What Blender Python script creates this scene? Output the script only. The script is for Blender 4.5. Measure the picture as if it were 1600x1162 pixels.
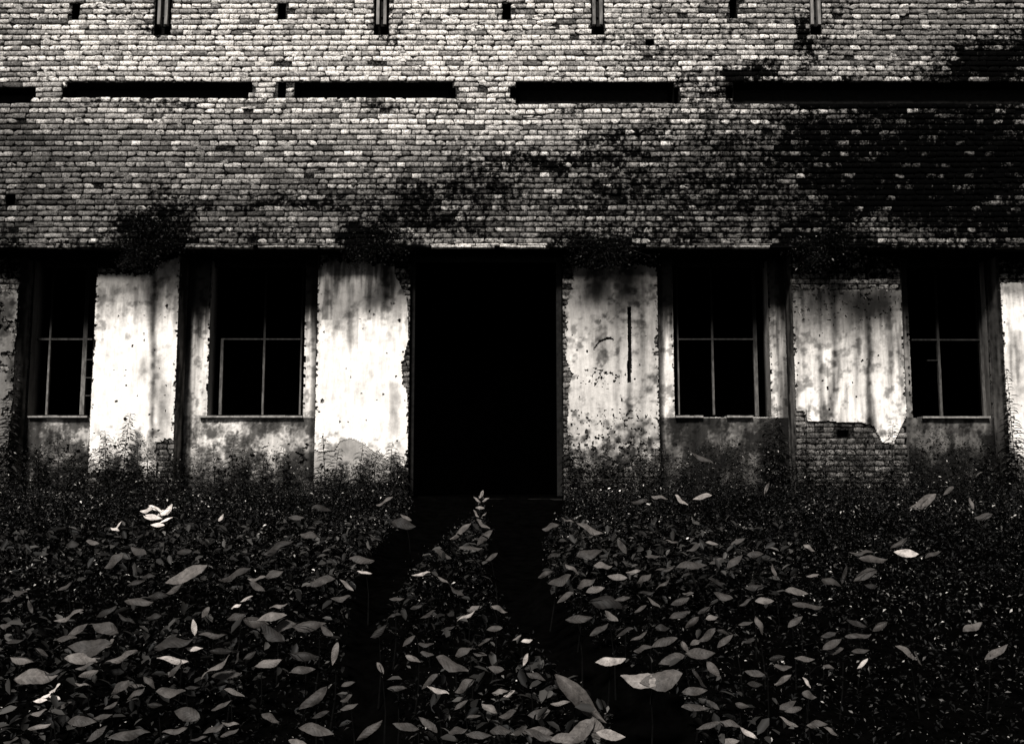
import bpy, math, random
import numpy as np
from mathutils import Vector, Matrix, Quaternion

random.seed(7); rng = np.random.default_rng(7)
for o in list(bpy.data.objects): bpy.data.objects.remove(o)
scene = bpy.context.scene
COL = scene.collection
R = math.radians

# ------------------------------------------------------------------ camera
F, CX, CY = 1600.0, 800.0, 581.0          # focal length / centre in photograph pixels
D, ZE, TH = 13.33, 0.10, R(6.5)           # metres to the brick face, eye height, upward tilt
cam = bpy.data.cameras.new('camera'); cam.sensor_width = 36; cam.lens = 36.0 * F / 1600
cam.clip_end = 2000; cam.clip_start = 0.05
co = bpy.data.objects.new('camera', cam); COL.objects.link(co)
co.location = (0, -D, ZE); co.rotation_euler = (R(90) + TH, 0, 0)
scene.camera = co

# ------------------------------------------------------------------ light
SUN_EL, SUN_AZ = R(47), R(193)             # sun high behind the camera, a little to the left
w = bpy.data.worlds.new('World'); scene.world = w; w.use_nodes = True
nt = w.node_tree; nt.nodes.clear()
out = nt.nodes.new('ShaderNodeOutputWorld'); bg = nt.nodes.new('ShaderNodeBackground')
sky = nt.nodes.new('ShaderNodeTexSky'); sky.sky_type = 'NISHITA'; sky.sun_disc = False
sky.sun_elevation = SUN_EL; sky.sun_rotation = SUN_AZ
hs = nt.nodes.new('ShaderNodeRGBToBW')              # the photograph is monochrome
nt.links.new(sky.outputs[0], hs.inputs['Color']); nt.links.new(hs.outputs[0], bg.inputs[0])
bg.inputs[1].default_value = 0.05
nt.links.new(bg.outputs[0], out.inputs[0])
sl = bpy.data.lights.new('sun', 'SUN'); sl.energy = 5.0; sl.angle = R(9); sl.color = (1, 0.975, 0.94)
so = bpy.data.objects.new('sun', sl); COL.objects.link(so)
sv = Vector((math.sin(SUN_AZ) * math.cos(SUN_EL), math.cos(SUN_AZ) * math.cos(SUN_EL), math.sin(SUN_EL)))
so.rotation_euler = (-sv).to_track_quat('-Z', 'Y').to_euler()
so.location = (-4, -20, 20)
vs = scene.view_settings
vs.view_transform = 'Standard'; vs.look = 'None'; vs.gamma = 1; vs.exposure = 0.30; vs.use_curve_mapping = False
scene.render.engine = 'CYCLES'
scene.render.resolution_x, scene.render.resolution_y = 1024, 743

# ------------------------------------------------------------------ maths helpers
ct, st = math.cos(TH), math.sin(TH)
def ray(px, py):
    u = (px - CX) / F; v = (CY - py) / F
    return np.array([u, ct - v * st, st + v * ct])
def wp(px, py, Y):                          # photograph pixel -> (X, Z) on the vertical plane Y
    r = ray(px, py); t = (Y + D) / r[1]
    return r[0] * t, ZE + r[2] * t
def proj(X, Y, Z):                          # world -> photograph pixel (numpy arrays welcome)
    y = np.asarray(Y) + D; z = np.asarray(Z) - ZE
    dp = y * ct + z * st; up = -y * st + z * ct
    return CX + F * np.asarray(X) / dp, CY - F * up / dp
def hash2(ix, iy, seed):
    n = (ix.astype(np.int64) * 374761393 + iy.astype(np.int64) * 668265263 + seed * 974634777) & 0xffffffff
    n = ((n ^ (n >> 13)) * 1274126177) & 0xffffffff
    n = n ^ (n >> 16)
    return (n & 0xffff) / 65535.0
def vnoise(x, y, seed=0):
    x = np.asarray(x, float); y = np.asarray(y, float)
    ix = np.floor(x); iy = np.floor(y); fx = x - ix; fy = y - iy
    fx = fx * fx * (3 - 2 * fx); fy = fy * fy * (3 - 2 * fy)
    a = hash2(ix, iy, seed); b = hash2(ix + 1, iy, seed); c = hash2(ix, iy + 1, seed); d = hash2(ix + 1, iy + 1, seed)
    return (a * (1 - fx) + b * fx) * (1 - fy) + (c * (1 - fx) + d * fx) * fy
def fbm(x, y, seed=0, oct=4):
    s = 0; a = 0.5; t = 0
    for k in range(oct):
        s = s + a * vnoise(np.asarray(x) * 2 ** k, np.asarray(y) * 2 ** k, seed + k * 17); t += a; a *= 0.5
    return s / t
def sst(a, b, x):
    t = np.clip((x - a) / (b - a), 0, 1); return t * t * (3 - 2 * t)
def inpoly(x, y, poly):
    x = np.asarray(x); y = np.asarray(y); c = np.zeros(x.shape, bool); n = len(poly)
    for i in range(n):
        x0, y0 = poly[i]; x1, y1 = poly[(i + 1) % n]
        if y0 == y1: continue
        k = ((y0 > y) != (y1 > y)) & (x < (x1 - x0) * (y - y0) / (y1 - y0) + x0)
        c ^= k
    return c

# ------------------------------------------------------------------ object helpers
def np_mesh(name, V, faces, attrs=None, smooth=False):
    me = bpy.data.meshes.new(name); V = np.asarray(V, np.float32)
    me.vertices.add(len(V)); me.vertices.foreach_set('co', V.ravel())
    faces = [np.asarray(f, np.int32) for f in faces if len(f)]
    nl = sum(f.size for f in faces); nf = sum(len(f) for f in faces)
    me.loops.add(nl); me.polygons.add(nf)
    me.loops.foreach_set('vertex_index', np.concatenate([f.ravel() for f in faces]))
    tot = np.concatenate([np.full(len(f), f.shape[1], np.int32) for f in faces])
    start = np.concatenate([[0], np.cumsum(tot)[:-1]]).astype(np.int32)
    me.polygons.foreach_set('loop_start', start); me.polygons.foreach_set('loop_total', tot)
    if smooth: me.polygons.foreach_set('use_smooth', np.ones(nf, bool))
    for k, a in (attrs or {}).items():
        at = me.attributes.new(k, 'FLOAT', 'POINT'); at.data.foreach_set('value', np.asarray(a, np.float32))
    me.update(calc_edges=True); me.validate()
    return me
def link(name, me, mat=None, parent=None, loc=None):
    o = bpy.data.objects.new(name, me); COL.objects.link(o)
    if mat is not None and me is not None and not me.materials: me.materials.append(mat)
    if parent is not None: o.parent = parent
    if loc is not None: o.location = loc
    return o
def tag(o, label=None, cat=None, group=None, kind=None):
    if label: o['label'] = label
    if cat: o['category'] = cat
    if group: o['group'] = group
    if kind: o['kind'] = kind
    return o
class MB:                                   # collects simple solids into one mesh
    def __init__(s): s.v = []; s.f = []
    def box(s, x0, x1, y0, y1, z0, z1, j=0.0):
        b = len(s.v)
        for x in (x0, x1):
            for y in (y0, y1):
                for z in (z0, z1):
                    s.v.append((x + random.uniform(-j, j), y + random.uniform(-j, j), z + random.uniform(-j, j)))
        for q in ((0, 1, 3, 2), (4, 6, 7, 5), (0, 4, 5, 1), (2, 3, 7, 6), (0, 2, 6, 4), (1, 5, 7, 3)):
            s.f.append(tuple(b + i for i in q))
    def quad(s, a, b, c, d):
        k = len(s.v); s.v += [a, b, c, d]; s.f.append((k, k + 1, k + 2, k + 3))
    def tube(s, pts, r0, r1, n=5):
        pts = [Vector(p) for p in pts]; rings = []
        for i, p in enumerate(pts):
            t = (pts[min(i + 1, len(pts) - 1)] - pts[max(i - 1, 0)]).normalized()
            a = t.orthogonal().normalized(); b = t.cross(a)
            r = r0 + (r1 - r0) * i / max(1, len(pts) - 1)
            k = len(s.v); rings.append(k)
            for q in range(n):
                an = 2 * math.pi * q / n
                s.v.append(tuple(p + a * math.cos(an) * r + b * math.sin(an) * r))
        for k0, k1 in zip(rings[:-1], rings[1:]):
            for q in range(n): s.f.append((k0 + q, k0 + (q + 1) % n, k1 + (q + 1) % n, k1 + q))
    def mesh(s, name, attrs=None, bevel=0):
        me = bpy.data.meshes.new(name); me.from_pydata(s.v, [], s.f); me.update()
        for k, a in (attrs or {}).items():
            at = me.attributes.new(k, 'FLOAT', 'POINT'); at.data.foreach_set('value', np.full(len(s.v), a, np.float32))
        return me
    def build(s, name, mat, parent=None, attrs=None, bevel=0):
        o = link(name, s.mesh(name, attrs), mat, parent)
        if bevel:
            m = o.modifiers.new('bevel', 'BEVEL'); m.width = bevel; m.segments = 2; m.limit_method = 'ANGLE'
        return o

# ------------------------------------------------------------------ materials
TINT = (1.0, 0.945, 0.885, 1)
class Nd:
    def __init__(s, name):
        s.m = bpy.data.materials.new(name); s.m.use_nodes = True; s.t = s.m.node_tree; s.t.nodes.clear()
        s.o = s.t.nodes.new('ShaderNodeOutputMaterial'); s.b = s.t.nodes.new('ShaderNodeBsdfPrincipled')
        s.t.links.new(s.b.outputs[0], s.o.inputs[0])
        g = s.t.nodes.new('ShaderNodeNewGeometry'); s.pos = g.outputs['Position']
    def L(s, a, b): s.t.links.new(a, b)
    def noise(s, scale, detail=4, rough=0.6, stretch=None, dist=0.0):
        n = s.t.nodes.new('ShaderNodeTexNoise'); n.inputs['Scale'].default_value = scale
        n.inputs['Detail'].default_value = detail; n.inputs['Roughness'].default_value = rough
        n.inputs['Distortion'].default_value = dist
        if stretch:
            v = s.t.nodes.new('ShaderNodeVectorMath'); v.operation = 'MULTIPLY'; v.inputs[1].default_value = stretch
            s.L(s.pos, v.inputs[0]); s.L(v.outputs[0], n.inputs['Vector'])
        else: s.L(s.pos, n.inputs['Vector'])
        return n.outputs['Fac']
    def attr(s, name):
        a = s.t.nodes.new('ShaderNodeAttribute'); a.attribute_name = name; return a.outputs['Fac']
    def math(s, op, a, b=None, clamp=False):
        n = s.t.nodes.new('ShaderNodeMath'); n.operation = op; n.use_clamp = clamp
        for i, q in enumerate((a, b)):
            if q is None: continue
            if isinstance(q, (int, float)): n.inputs[i].default_value = q
            else: s.L(q, n.inputs[i])
        return n.outputs[0]
    def mr(s, x, a, b, c, d, smooth=True):
        n = s.t.nodes.new('ShaderNodeMapRange'); n.interpolation_type = 'SMOOTHSTEP' if smooth else 'LINEAR'
        s.L(x, n.inputs[0])
        for i, q in enumerate((a, b, c, d)): n.inputs[i + 1].default_value = q
        return n.outputs[0]
    def done(s, alb, rough=0.9, bump=None, bstr=0.4, bdist=0.01, spec=0.3, tint=TINT):
        m = s.t.nodes.new('ShaderNodeVectorMath'); m.operation = 'SCALE'; m.inputs[0].default_value = tint[:3]
        if isinstance(alb, (int, float)): m.inputs['Scale'].default_value = alb
        else: s.L(alb, m.inputs['Scale'])
        s.L(m.outputs[0], s.b.inputs['Base Color'])
        if isinstance(rough, (int, float)): s.b.inputs['Roughness'].default_value = rough
        else: s.L(rough, s.b.inputs['Roughness'])
        s.b.inputs['Specular IOR Level'].default_value = spec
        if bump is not None:
            n = s.t.nodes.new('ShaderNodeBump'); n.inputs['Strength'].default_value = bstr; n.inputs['Distance'].default_value = bdist
            s.L(bump, n.inputs['Height']); s.L(n.outputs[0], s.b.inputs['Normal'])
        return s.m

def mk_brick():
    d = Nd('old_brick')
    n1 = d.noise(17, 5, .65); n2 = d.noise(50, 5, .72); n3 = d.noise(15, 5, .7)
    mot = d.math('MULTIPLY', d.mr(n1, .30, .70, .40, 1.6, False), d.mr(n2, .36, .56, .16, 1.25))
    s = d.math('ADD', d.attr('stain_shade'), d.math('MULTIPLY', d.math('SUBTRACT', n3, .5), 2.0))
    s = d.math('ADD', s, d.math('MULTIPLY', d.math('SUBTRACT', n2, .5), .8))
    keep = d.mr(s, .12, .56, 1.0, .004)
    alb = d.math('MULTIPLY', d.math('MULTIPLY', d.attr('tone'), mot), keep)
    return d.done(d.math('MINIMUM', alb, .86), .95, d.math('ADD', d.math('MULTIPLY', n1, .3), n2), 1.0, .010, .03)
def mk_mortar():
    d = Nd('eroded_mortar'); n = d.noise(40, 5, .7); n3 = d.noise(6, 5, .65)
    s = d.mr(d.math('ADD', d.attr('stain_shade'), d.math('MULTIPLY', d.math('SUBTRACT', n3, .5), 1.2)), .2, .6, 1, .08)
    return d.done(d.math('MULTIPLY', d.math('MULTIPLY', d.mr(n, .45, .80, .004, .16, False), d.attr('tone')), s), .95, n, 1, .02, .03)
def mk_plaster():
    d = Nd('lime_plaster')
    n1 = d.noise(9, 6, .65); n2 = d.noise(60, 5, .7); n3 = d.noise(22, 4, .6, (1, 1, .16))
    pit = d.mr(n2, .26, .40, .35, 1)
    m = d.math('MULTIPLY', d.mr(n1, .25, .7, .80, 1.15, False), d.mr(n3, .3, .7, .78, 1.15, False))
    alb = d.math('MULTIPLY', d.math('MULTIPLY', d.attr('alb'), m), pit)
    return d.done(d.math('MINIMUM', alb, .88), .92, d.math('ADD', n1, d.math('MULTIPLY', n2, .35)), .6, .012, .06)
def mk_flat(name, a0, a1, scale, rough=.9, bstr=.5, stretch=None, spec=.3):
    d = Nd(name); n = d.noise(scale, 6, .65, stretch)
    return d.done(d.mr(n, .3, .7, a0, a1, False), rough, n, bstr, .01, spec)
def mk_foliage(name, rough=.55, spec=.10):
    d = Nd(name); return d.done(d.attr('alb'), rough, None, spec=spec)
def mk_leaf():
    d = Nd('broad_leaf')
    oi = d.t.nodes.new('ShaderNodeObjectInfo'); sep = d.t.nodes.new('ShaderNodeSeparateColor')
    d.L(oi.outputs['Color'], sep.inputs[0])
    tc = d.t.nodes.new('ShaderNodeTexCoord'); sx = d.t.nodes.new('ShaderNodeSeparateXYZ'); d.L(tc.outputs['Object'], sx.inputs[0])
    ay = d.math('ABSOLUTE', sx.outputs['Y'])
    rib = d.mr(ay, .0, .015, 1.3, 1)
    ph = d.math('SINE', d.math('MULTIPLY', d.math('SUBTRACT', sx.outputs['X'], d.math('MULTIPLY', ay, .9)), 52))
    vein = d.mr(ph, .75, 1.0, 1, 1.10)
    n1 = d.noise(28, 4, .6); n2 = d.noise(150, 3, .6)
    mot = d.math('MULTIPLY', d.mr(n1, .3, .72, .50, 1.35, False), d.mr(n2, .30, .44, .5, 1.05))
    alb = d.math('MULTIPLY', d.math('MULTIPLY', sep.outputs[0], mot), d.math('MULTIPLY', rib, vein))
    return d.done(alb, .62, d.math('ADD', ph, n1), .15, .004, .14, (1, .90, .83))
def mk_frame():
    d = Nd('shade_darkened_paint'); n = d.noise(30, 6, .65, (1, 1, .3))  # alb carries the overhang shade painted on the sash bars
    return d.done(d.math('MULTIPLY', d.mr(n, .3, .7, .08, .36, False), d.attr('alb')), .85, n, .6, .01, .06)
M = dict(brick=mk_brick(), mortar=mk_mortar(), plaster=mk_plaster(), leaf=mk_leaf(),
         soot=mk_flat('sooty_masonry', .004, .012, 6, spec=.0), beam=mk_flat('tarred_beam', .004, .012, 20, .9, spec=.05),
         steel=mk_flat('weathered_steel', .01, .28, 14, .75, .6, (1, 1, .25)), rust=mk_flat('rusted_web', .003, .014, 18, .9, spec=.1),
         frame=mk_frame(), sill=mk_flat('sill_stone', .10, .36, 18),
         slab=mk_flat('ledge_stone', .12, .75, 16, .9, .8), soil=mk_flat('black_wet_soil', .0002, .0012, 9, 1, 1, spec=.0),
         foliage=mk_foliage('small_leaf'), twig=mk_flat('stem_bark', .004, .014, 25, spec=.05), palestem=mk_flat('weed_stem', .0006, .003, 25, spec=.05))

# ------------------------------------------------------------------ terrain (a weedy bank rising to the wall)
_d = np.array([-400, -3, 0, 2.5, 4, 5.8, 7.5, 10, 13.3, 13.9, 400.])
_c = np.array([-1.36, -1.36, -1.33, -1.22, -1.0, -.50, -.315, -.11, .16, .16, .16])      # canopy height relative to the eye
_h = np.array([.32, .32, .32, .34, .36, .34, .30, .27, .26, .26, .26])
def canopy(Y): return ZE + np.interp(np.asarray(Y) + D, _d, _c)
def ground(X, Y):
    d = np.asarray(Y) + D
    return ZE + np.interp(d, _d, _c) - np.interp(d, _d, _h)
_rows = np.linspace(2.2, 13.2, 600); _py = proj(0, _rows - D, canopy(_rows - D))[1]
def row_depth(py): return float(np.interp(-py, -_py, _rows))
# trodden black paths, traced where they cut through the weeds
PATHS = [[(636, 700), (650, 800), (590, 860), (557, 920), (548, 1000), (552, 1090), (560, 1200), (605, 1200), (618, 1110), (600, 1075),
          (582, 1030), (582, 985), (612, 930), (645, 880), (690, 835), (735, 805), (745, 770), (752, 700)],
         [(750, 700), (760, 770), (772, 840), (772, 900), (800, 960), (855, 1010), (905, 1060), (965, 1110), (970, 1200), (1085, 1200), (1075, 1120),
          (1045, 1075), (935, 1020), (880, 965), (848, 910), (840, 850), (876, 790), (882, 700)]]
def on_path(px, py, e=9):
    return inpoly(px, py, PATHS[0]) | inpoly(px, py, PATHS[1]) | inpoly(px + e, py, PATHS[0]) | inpoly(px - e, py, PATHS[0]) | inpoly(px + e, py, PATHS[1]) | inpoly(px - e, py, PATHS[1])

xs = np.concatenate([[-400, -60, -20], np.arange(-10, 10.01, .16), [20, 60, 400]])
ys = np.concatenate([[-400, -60, -25], np.arange(-17, .9, .12), [1.0, 3, 9, 30, 400]])
GX, GY = np.meshgrid(xs, ys, indexing='ij'); GZ = ground(GX, GY)
near = (np.abs(GX) < 10.5) & (GY > -17.5) & (GY < .35)
GZ = GZ + np.where(near, (fbm(GX * 1.3, GY * 1.3, 3) - .5) * .14 + (fbm(GX * 7, GY * 7, 5) - .5) * .06, 0)
pgx, pgy = proj(GX, np.maximum(GY, -11.5), GZ + .1)
GZ = GZ - np.where(near & (GY > -11.4) & on_path(pgx, pgy), .10, 0)
n, m = GX.shape; I = np.arange(n * m).reshape(n, m)
gq = np.stack([I[:-1, :-1], I[1:, :-1], I[1:, 1:], I[:-1, 1:]], -1).reshape(-1, 4)
g = link('ground', np_mesh('ground', np.stack([GX, GY, GZ], -1).reshape(-1, 3), [gq], smooth=True), M['soil'])
tag(g, 'black bare soil of the bank in front of the building', kind='structure')

# ------------------------------------------------------------------ the building
B = bpy.data.objects.new('derelict_building', None); COL.objects.link(B); B.location = (0, 0, 0)
tag(B, 'derelict building with bare brick above, peeling white plaster and empty openings below', 'building')
YF, YP, YI, YB = 0.30, 0.66, 1.00, 7.6       # pier face, window-panel face, inner face of the wall, back of the room
ZS = wp(800, 387, 0)[1]                     # underside of the projecting brick storey
ZT = wp(800, 0, 0)[1] + .55
XW = 8.6

# --- stain map of the brick face (soot, damp and painted shadow under the slots), in the photograph's own pixels
def stain_shade(px, py):
    wx = px + (fbm(px / 55, py / 40, 11) - .5) * 120; wy = py + (fbm(px / 55, py / 40, 12) - .5) * 60
    s = np.zeros_like(px, float)
    for cx, cy, rx, ry, a in ((238, 385, 62, 62, 1.1), (215, 320, 45, 18, .55), (592, 388, 60, 38, 1.0), (945, 392, 72, 30, .95), (1292, 392, 72, 48, 1.15),
                              (420, 318, 190, 9, .65), (655, 310, 95, 42, .62), (690, 340, 60, 30, .6), (850, 250, 70, 20, .72), (965, 215, 90, 14, .55),
                              (1020, 300, 200, 80, .50), (905, 245, 120, 16, .62), (1110, 215, 130, 42, .50), (1180, 300, 120, 70, .55), (1390, 262, 170, 90, .86), (1290, 215, 130, 40, .68), (1530, 240, 200, 115, .80), (1450, 320, 180, 36, .82), (1560, 345, 130, 50, .72), (1480, 185, 150, 26, .7), (760, 290, 90, 60, .48), (1040, 360, 120, 20, .5),
                              (1350, 150, 240, 24, .85), (1165, 128, 38, 22, .95), (1540, 95, 80, 34, .95), (1600, 110, 90, 60, .8), (1010, 75, 60, 40, .33), (1120, 30, 60, 40, .25),
                              (930, 45, 26, 20, .45), (255, 48, 22, 14, .5), (596, 48, 22, 14, .5), (1274, 60, 22, 45, .75), (1060, 128, 30, 16, .45),
                              (250, 160, 150, 8, .42), (590, 162, 125, 12, .46), (930, 166, 125, 9, .42), (300, 372, 330, 20, .40), (640, 300, 260, 12, .45), (1060, 372, 240, 14, .42), (700, 330, 130, 40, .38), (0, 385, 60, 30, .6), (1450, 392, 160, 16, .6), (100, 392, 90, 10, .5), (390, 390, 100, 9, .4), (5, 315, 18, 10, .6)):  # first three blobs: soft shadow below the slots, painted into the colour
        e = ((wx - cx) / rx) ** 2 + ((wy - cy) / ry) ** 2
        s = np.maximum(s, a * np.exp(-e * .62))
    return s
def bright(px, py):                         # limewash still clinging: paler in some zones
    b = .60 + .62 * np.exp(-(((px - 720) / 420) ** 2 + ((py - 95) / 130) ** 2)) + .55 * np.exp(-(((px - 260) / 210) ** 2 + ((py - 70) / 70) ** 2))
    b = b - .22 * np.exp(-((px - 0) / 70.) ** 2) - .36 * sst(110, 250, py) * (1 - .25 * sst(300, 380, py)) - .24 * sst(950, 1450, px)
    return b * (.62 + .40 * fbm(px / 110, py / 40, 21) + .42 * fbm(px / 75, py / 9, 22))

# --- openings in the brick face
CH, HW, SW = .0745, .131, .262
nrow = int((ZT - ZS) / CH)
rowz = ZS + .055 + CH * np.arange(nrow + 1)
def snap(z0, z1):
    c = rowz + CH / 2; k = np.where((c > z0) & (c < z1))[0]
    return rowz[k[0]], rowz[k[-1]] + CH
HOLES = []                                   # x0, x1, z0, z1, depth
def hole(px0, px1, py0, py1, depth, open_top=False):
    x0, z1 = wp(px0, py0, 0); x1, z0 = wp(px1, py1, 0)
    z0, z1 = snap(z0 - .01, z1 + .01)
    HOLES.append((x0, x1, z0, z1, depth)); return HOLES[-1]
SLOTS = [hole(-130, 48, 135, 159, .30), hole(104, 388, 130, 151, .30), hole(460, 707, 129, 151, .30), hole(806, 1054, 132, 156, .30), hole(1146, 1790, 131, 156, .30)]
for a in ((112, 123, 8, 27), (434, 446, 8, 27), (785, 798, 8, 27), (1140, 1152, 2, 28), (434, 446, 133, 151), (97, 105, 139, 152), (48, 55, 139, 151), (387, 394, 131, 141), (1135, 1147, 139, 152), (797, 807, 139, 150), (1053, 1061, 140, 157), (706, 712, 139, 150), (1008, 1022, 62, 70), (8, 22, 309, 318)): hole(*a, .22)
POSTS = [hole(x - 10, x + 11, -70, 55, .20) for x in (255, 596, 933, 1273)]

def grid_wall(xc, zc, Y, holes, attrf, jit=0.0):
    xc = np.unique(np.round(np.concatenate([xc] + [[h[0], h[1]] for h in holes]), 5)); zc = np.unique(np.round(np.concatenate([zc] + [[h[2], h[3]] for h in holes]), 5))
    X, Z = np.meshgrid(xc, zc, indexing='ij'); Yv = np.full_like(X, Y) + (fbm(X * 6, Z * 6, 9) - .5) * jit
    n, m = X.shape; I = np.arange(n * m).reshape(n, m)
    cx = (xc[:-1] + xc[1:]) / 2; cz = (zc[:-1] + zc[1:]) / 2
    keep = np.ones((n - 1, m - 1), bool)
    for h in holes: keep &= ~(((cx > h[0]) & (cx < h[1]))[:, None] & ((cz > h[2]) & (cz < h[3]))[None])
    q = np.stack([I[:-1, :-1], I[1:, :-1], I[1:, 1:], I[:-1, 1:]], -1)[keep]
    return np.stack([X, Yv, Z], -1).reshape(-1, 3), q, attrf(X.ravel(), Z.ravel())

upper = bpy.data.objects.new('brick_wall', None); COL.objects.link(upper); upper.parent = B
def mort_attr(X, Z):
    px, py = proj(X, 0, Z); return dict(stain_shade=stain_shade(px, py), tone=np.clip(bright(px, py), .2, 1.1))
V, q, at = grid_wall(np.arange(-XW, XW + .01, .09), np.arange(ZS + .05, ZT + .01, .09), .022, HOLES, mort_attr, .006)
link('mortar_bed', np_mesh('mortar_bed', V, [q], at), M['mortar'], upper)
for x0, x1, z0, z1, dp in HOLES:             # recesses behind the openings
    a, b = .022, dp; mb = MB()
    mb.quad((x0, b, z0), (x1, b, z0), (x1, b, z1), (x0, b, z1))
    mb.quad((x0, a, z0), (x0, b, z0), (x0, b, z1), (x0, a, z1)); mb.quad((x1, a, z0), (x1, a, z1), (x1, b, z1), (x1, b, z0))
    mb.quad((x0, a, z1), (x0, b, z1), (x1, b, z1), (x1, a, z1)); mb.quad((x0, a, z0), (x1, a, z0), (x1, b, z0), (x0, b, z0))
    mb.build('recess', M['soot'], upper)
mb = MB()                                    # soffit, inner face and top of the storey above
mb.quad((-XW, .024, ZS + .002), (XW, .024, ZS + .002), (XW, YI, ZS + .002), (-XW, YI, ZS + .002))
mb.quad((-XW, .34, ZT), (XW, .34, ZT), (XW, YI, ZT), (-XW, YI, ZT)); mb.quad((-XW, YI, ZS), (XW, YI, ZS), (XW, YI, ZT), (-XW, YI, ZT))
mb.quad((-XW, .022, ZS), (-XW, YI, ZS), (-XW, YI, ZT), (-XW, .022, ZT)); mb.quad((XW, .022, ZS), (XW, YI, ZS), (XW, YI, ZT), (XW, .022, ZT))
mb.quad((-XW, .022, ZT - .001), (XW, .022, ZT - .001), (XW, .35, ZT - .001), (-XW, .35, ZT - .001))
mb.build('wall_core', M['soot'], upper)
for i, s in enumerate(SLOTS):                # charred timbers lying back in the slots
    mb = MB(); mb.box(s[0] + .05, s[1] - .06, .21, .285, s[2] + .012, s[3] - .03); mb.build('charred_timber', M['beam'], upper, bevel=.008)

# --- bricks
def brick_geo(x0, x1, z0, z1, y, jit=.005, dep=.05):
    w = x1 - x0; h = z1 - z0; r = lambda a=jit: random.uniform(-a, a)
    pts = [(x0, z0), (x0 + w * .33 + r(.02), z0), (x0 + w * .68 + r(.02), z0), (x1, z0), (x1, z0 + h / 2 + r(.01)), (x1, z1), (x0 + w * .66 + r(.02), z1), (x0 + w * .34 + r(.02), z1), (x0, z1), (x0, z0 + h / 2 + r(.01))]
    crn = {0: (1, 1), 3: (-1, 1), 5: (-1, -1), 8: (1, -1)}
    ring = []; ins = []
    cx, cz = (x0 + x1) / 2, (z0 + z1) / 2
    for k, (px, pz) in enumerate(pts):
        chip = 0
        if k in crn and random.random() < .28: chip = random.uniform(.004, .022)
        a = px + r() + (crn[k][0] * chip if k in crn else 0); b = pz + r(jit * .8) + (crn[k][1] * chip * .8 if k in crn else 0)
        ring.append((a, y + .005 + abs(r(.003)), b))
        bv = random.uniform(.002, .008)
        dx = -bv if a > cx + w * .1 else (bv if a < cx - w * .1 else 0); dz = -bv if b > cz + h * .15 else (bv if b < cz - h * .15 else 0)
        ins.append((a + dx * 1.2, y + r(.0025), b + dz))
    back = [(a, y + dep, b) for a, _, b in ring]
    c = [(cx + r(.01), y + r(.002), cz + r(.006))]
    v = c + ins + ring + back; n = len(pts); f3 = []; f4 = []
    for k in range(n):
        k2 = (k + 1) % n
        f3.append((0, 1 + k, 1 + k2)); f4.append((1 + k, 1 + n + k, 1 + n + k2, 1 + k2)); f4.append((1 + n + k, 1 + 2 * n + k, 1 + 2 * n + k2, 1 + n + k2))
    return v, f3, f4
def in_hole(x, z):
    return any(h[0] < x < h[1] and h[2] - .001 < z < h[3] + .001 for h in HOLES)
specs = []
for r_ in range(nrow):
    head = r_ % 2 == 0
    x = -XW + .05 + random.uniform(0, .06) + (0 if head else .065); z = rowz[r_]
    zw = lambda xx: (float(vnoise(xx * .55, r_ * .17, 4)) - .5) * .022
    while x < XW - .3:
        wdt = (HW if head else SW) + random.gauss(0, .007)
        if not head and random.random() < .07: wdt = HW
        g1 = random.uniform(.004, .011)
        a, b = x + g1 / 2, x + wdt - g1 / 2; x += wdt
        zc = z + CH / 2
        # cut the brick back at an opening
        for h in HOLES:
            if h[2] - .001 < zc < h[3] + .001 and b > h[0] and a < h[1]:
                if a >= h[0] and b <= h[1]: b = a
                elif a < h[0] and b > h[1]: b = h[0]
                elif a < h[0]: b = h[0] - random.uniform(0, .02)
                else: a = h[1] + random.uniform(0, .02)
        if b - a < .04 or random.random() < .010: continue
        dz = zw(x); j = random.uniform(.003, .009)
        hh = random.uniform(.010, .018)
        specs.append((a, b, z + hh * .5 + dz, z + CH - hh * .5 + dz + random.uniform(-.002, .002), random.gauss(0, .0045) + (random.random() < .05) * .012, head, j))
    # end of course
sa = np.array([s[:5] for s in specs]); heads = np.array([s[5] for s in specs])
bx, bz = (sa[:, 0] + sa[:, 1]) / 2, (sa[:, 2] + sa[:, 3]) / 2
bpx, bpy_ = proj(bx, 0, bz); bst = stain_shade(bpx, bpy_); bbr = bright(bpx, bpy_)
rn = rng.random(len(specs))
btone = np.where(heads, .80 + .75 * (rn - .45), .40 + .50 * (rn - .4)) * np.clip(bbr, .2, 1.2)
btone = np.where(rng.random(len(specs)) < .10, btone * 1.5, btone)
btone = np.where(rng.random(len(specs)) < .05, btone * .5, btone); btone = np.clip(btone * np.exp(rng.normal(-.10, .28, len(specs))), .04, .84)
bst = bst * (1 + rng.normal(0, .16, len(specs)))
shine = rng.random(len(specs)) < np.where(heads, .22, .05)      # a few clean pale bricks stay bright inside the soot
bst = np.where(shine & (bst > .3), bst * .45, bst)
area = (sa[:, 1] - sa[:, 0]) * (sa[:, 3] - sa[:, 2])
infr = (bpx > 10) & (bpx < 1590) & (bpy_ > 8) & (bpy_ < 375) & (bst < .25)
order = np.argsort(-np.where(infr, area, 0)); single = set(order[:300].tolist())
V = []; F3 = []; F4 = []; T = []; S = []; k0 = 0
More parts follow.
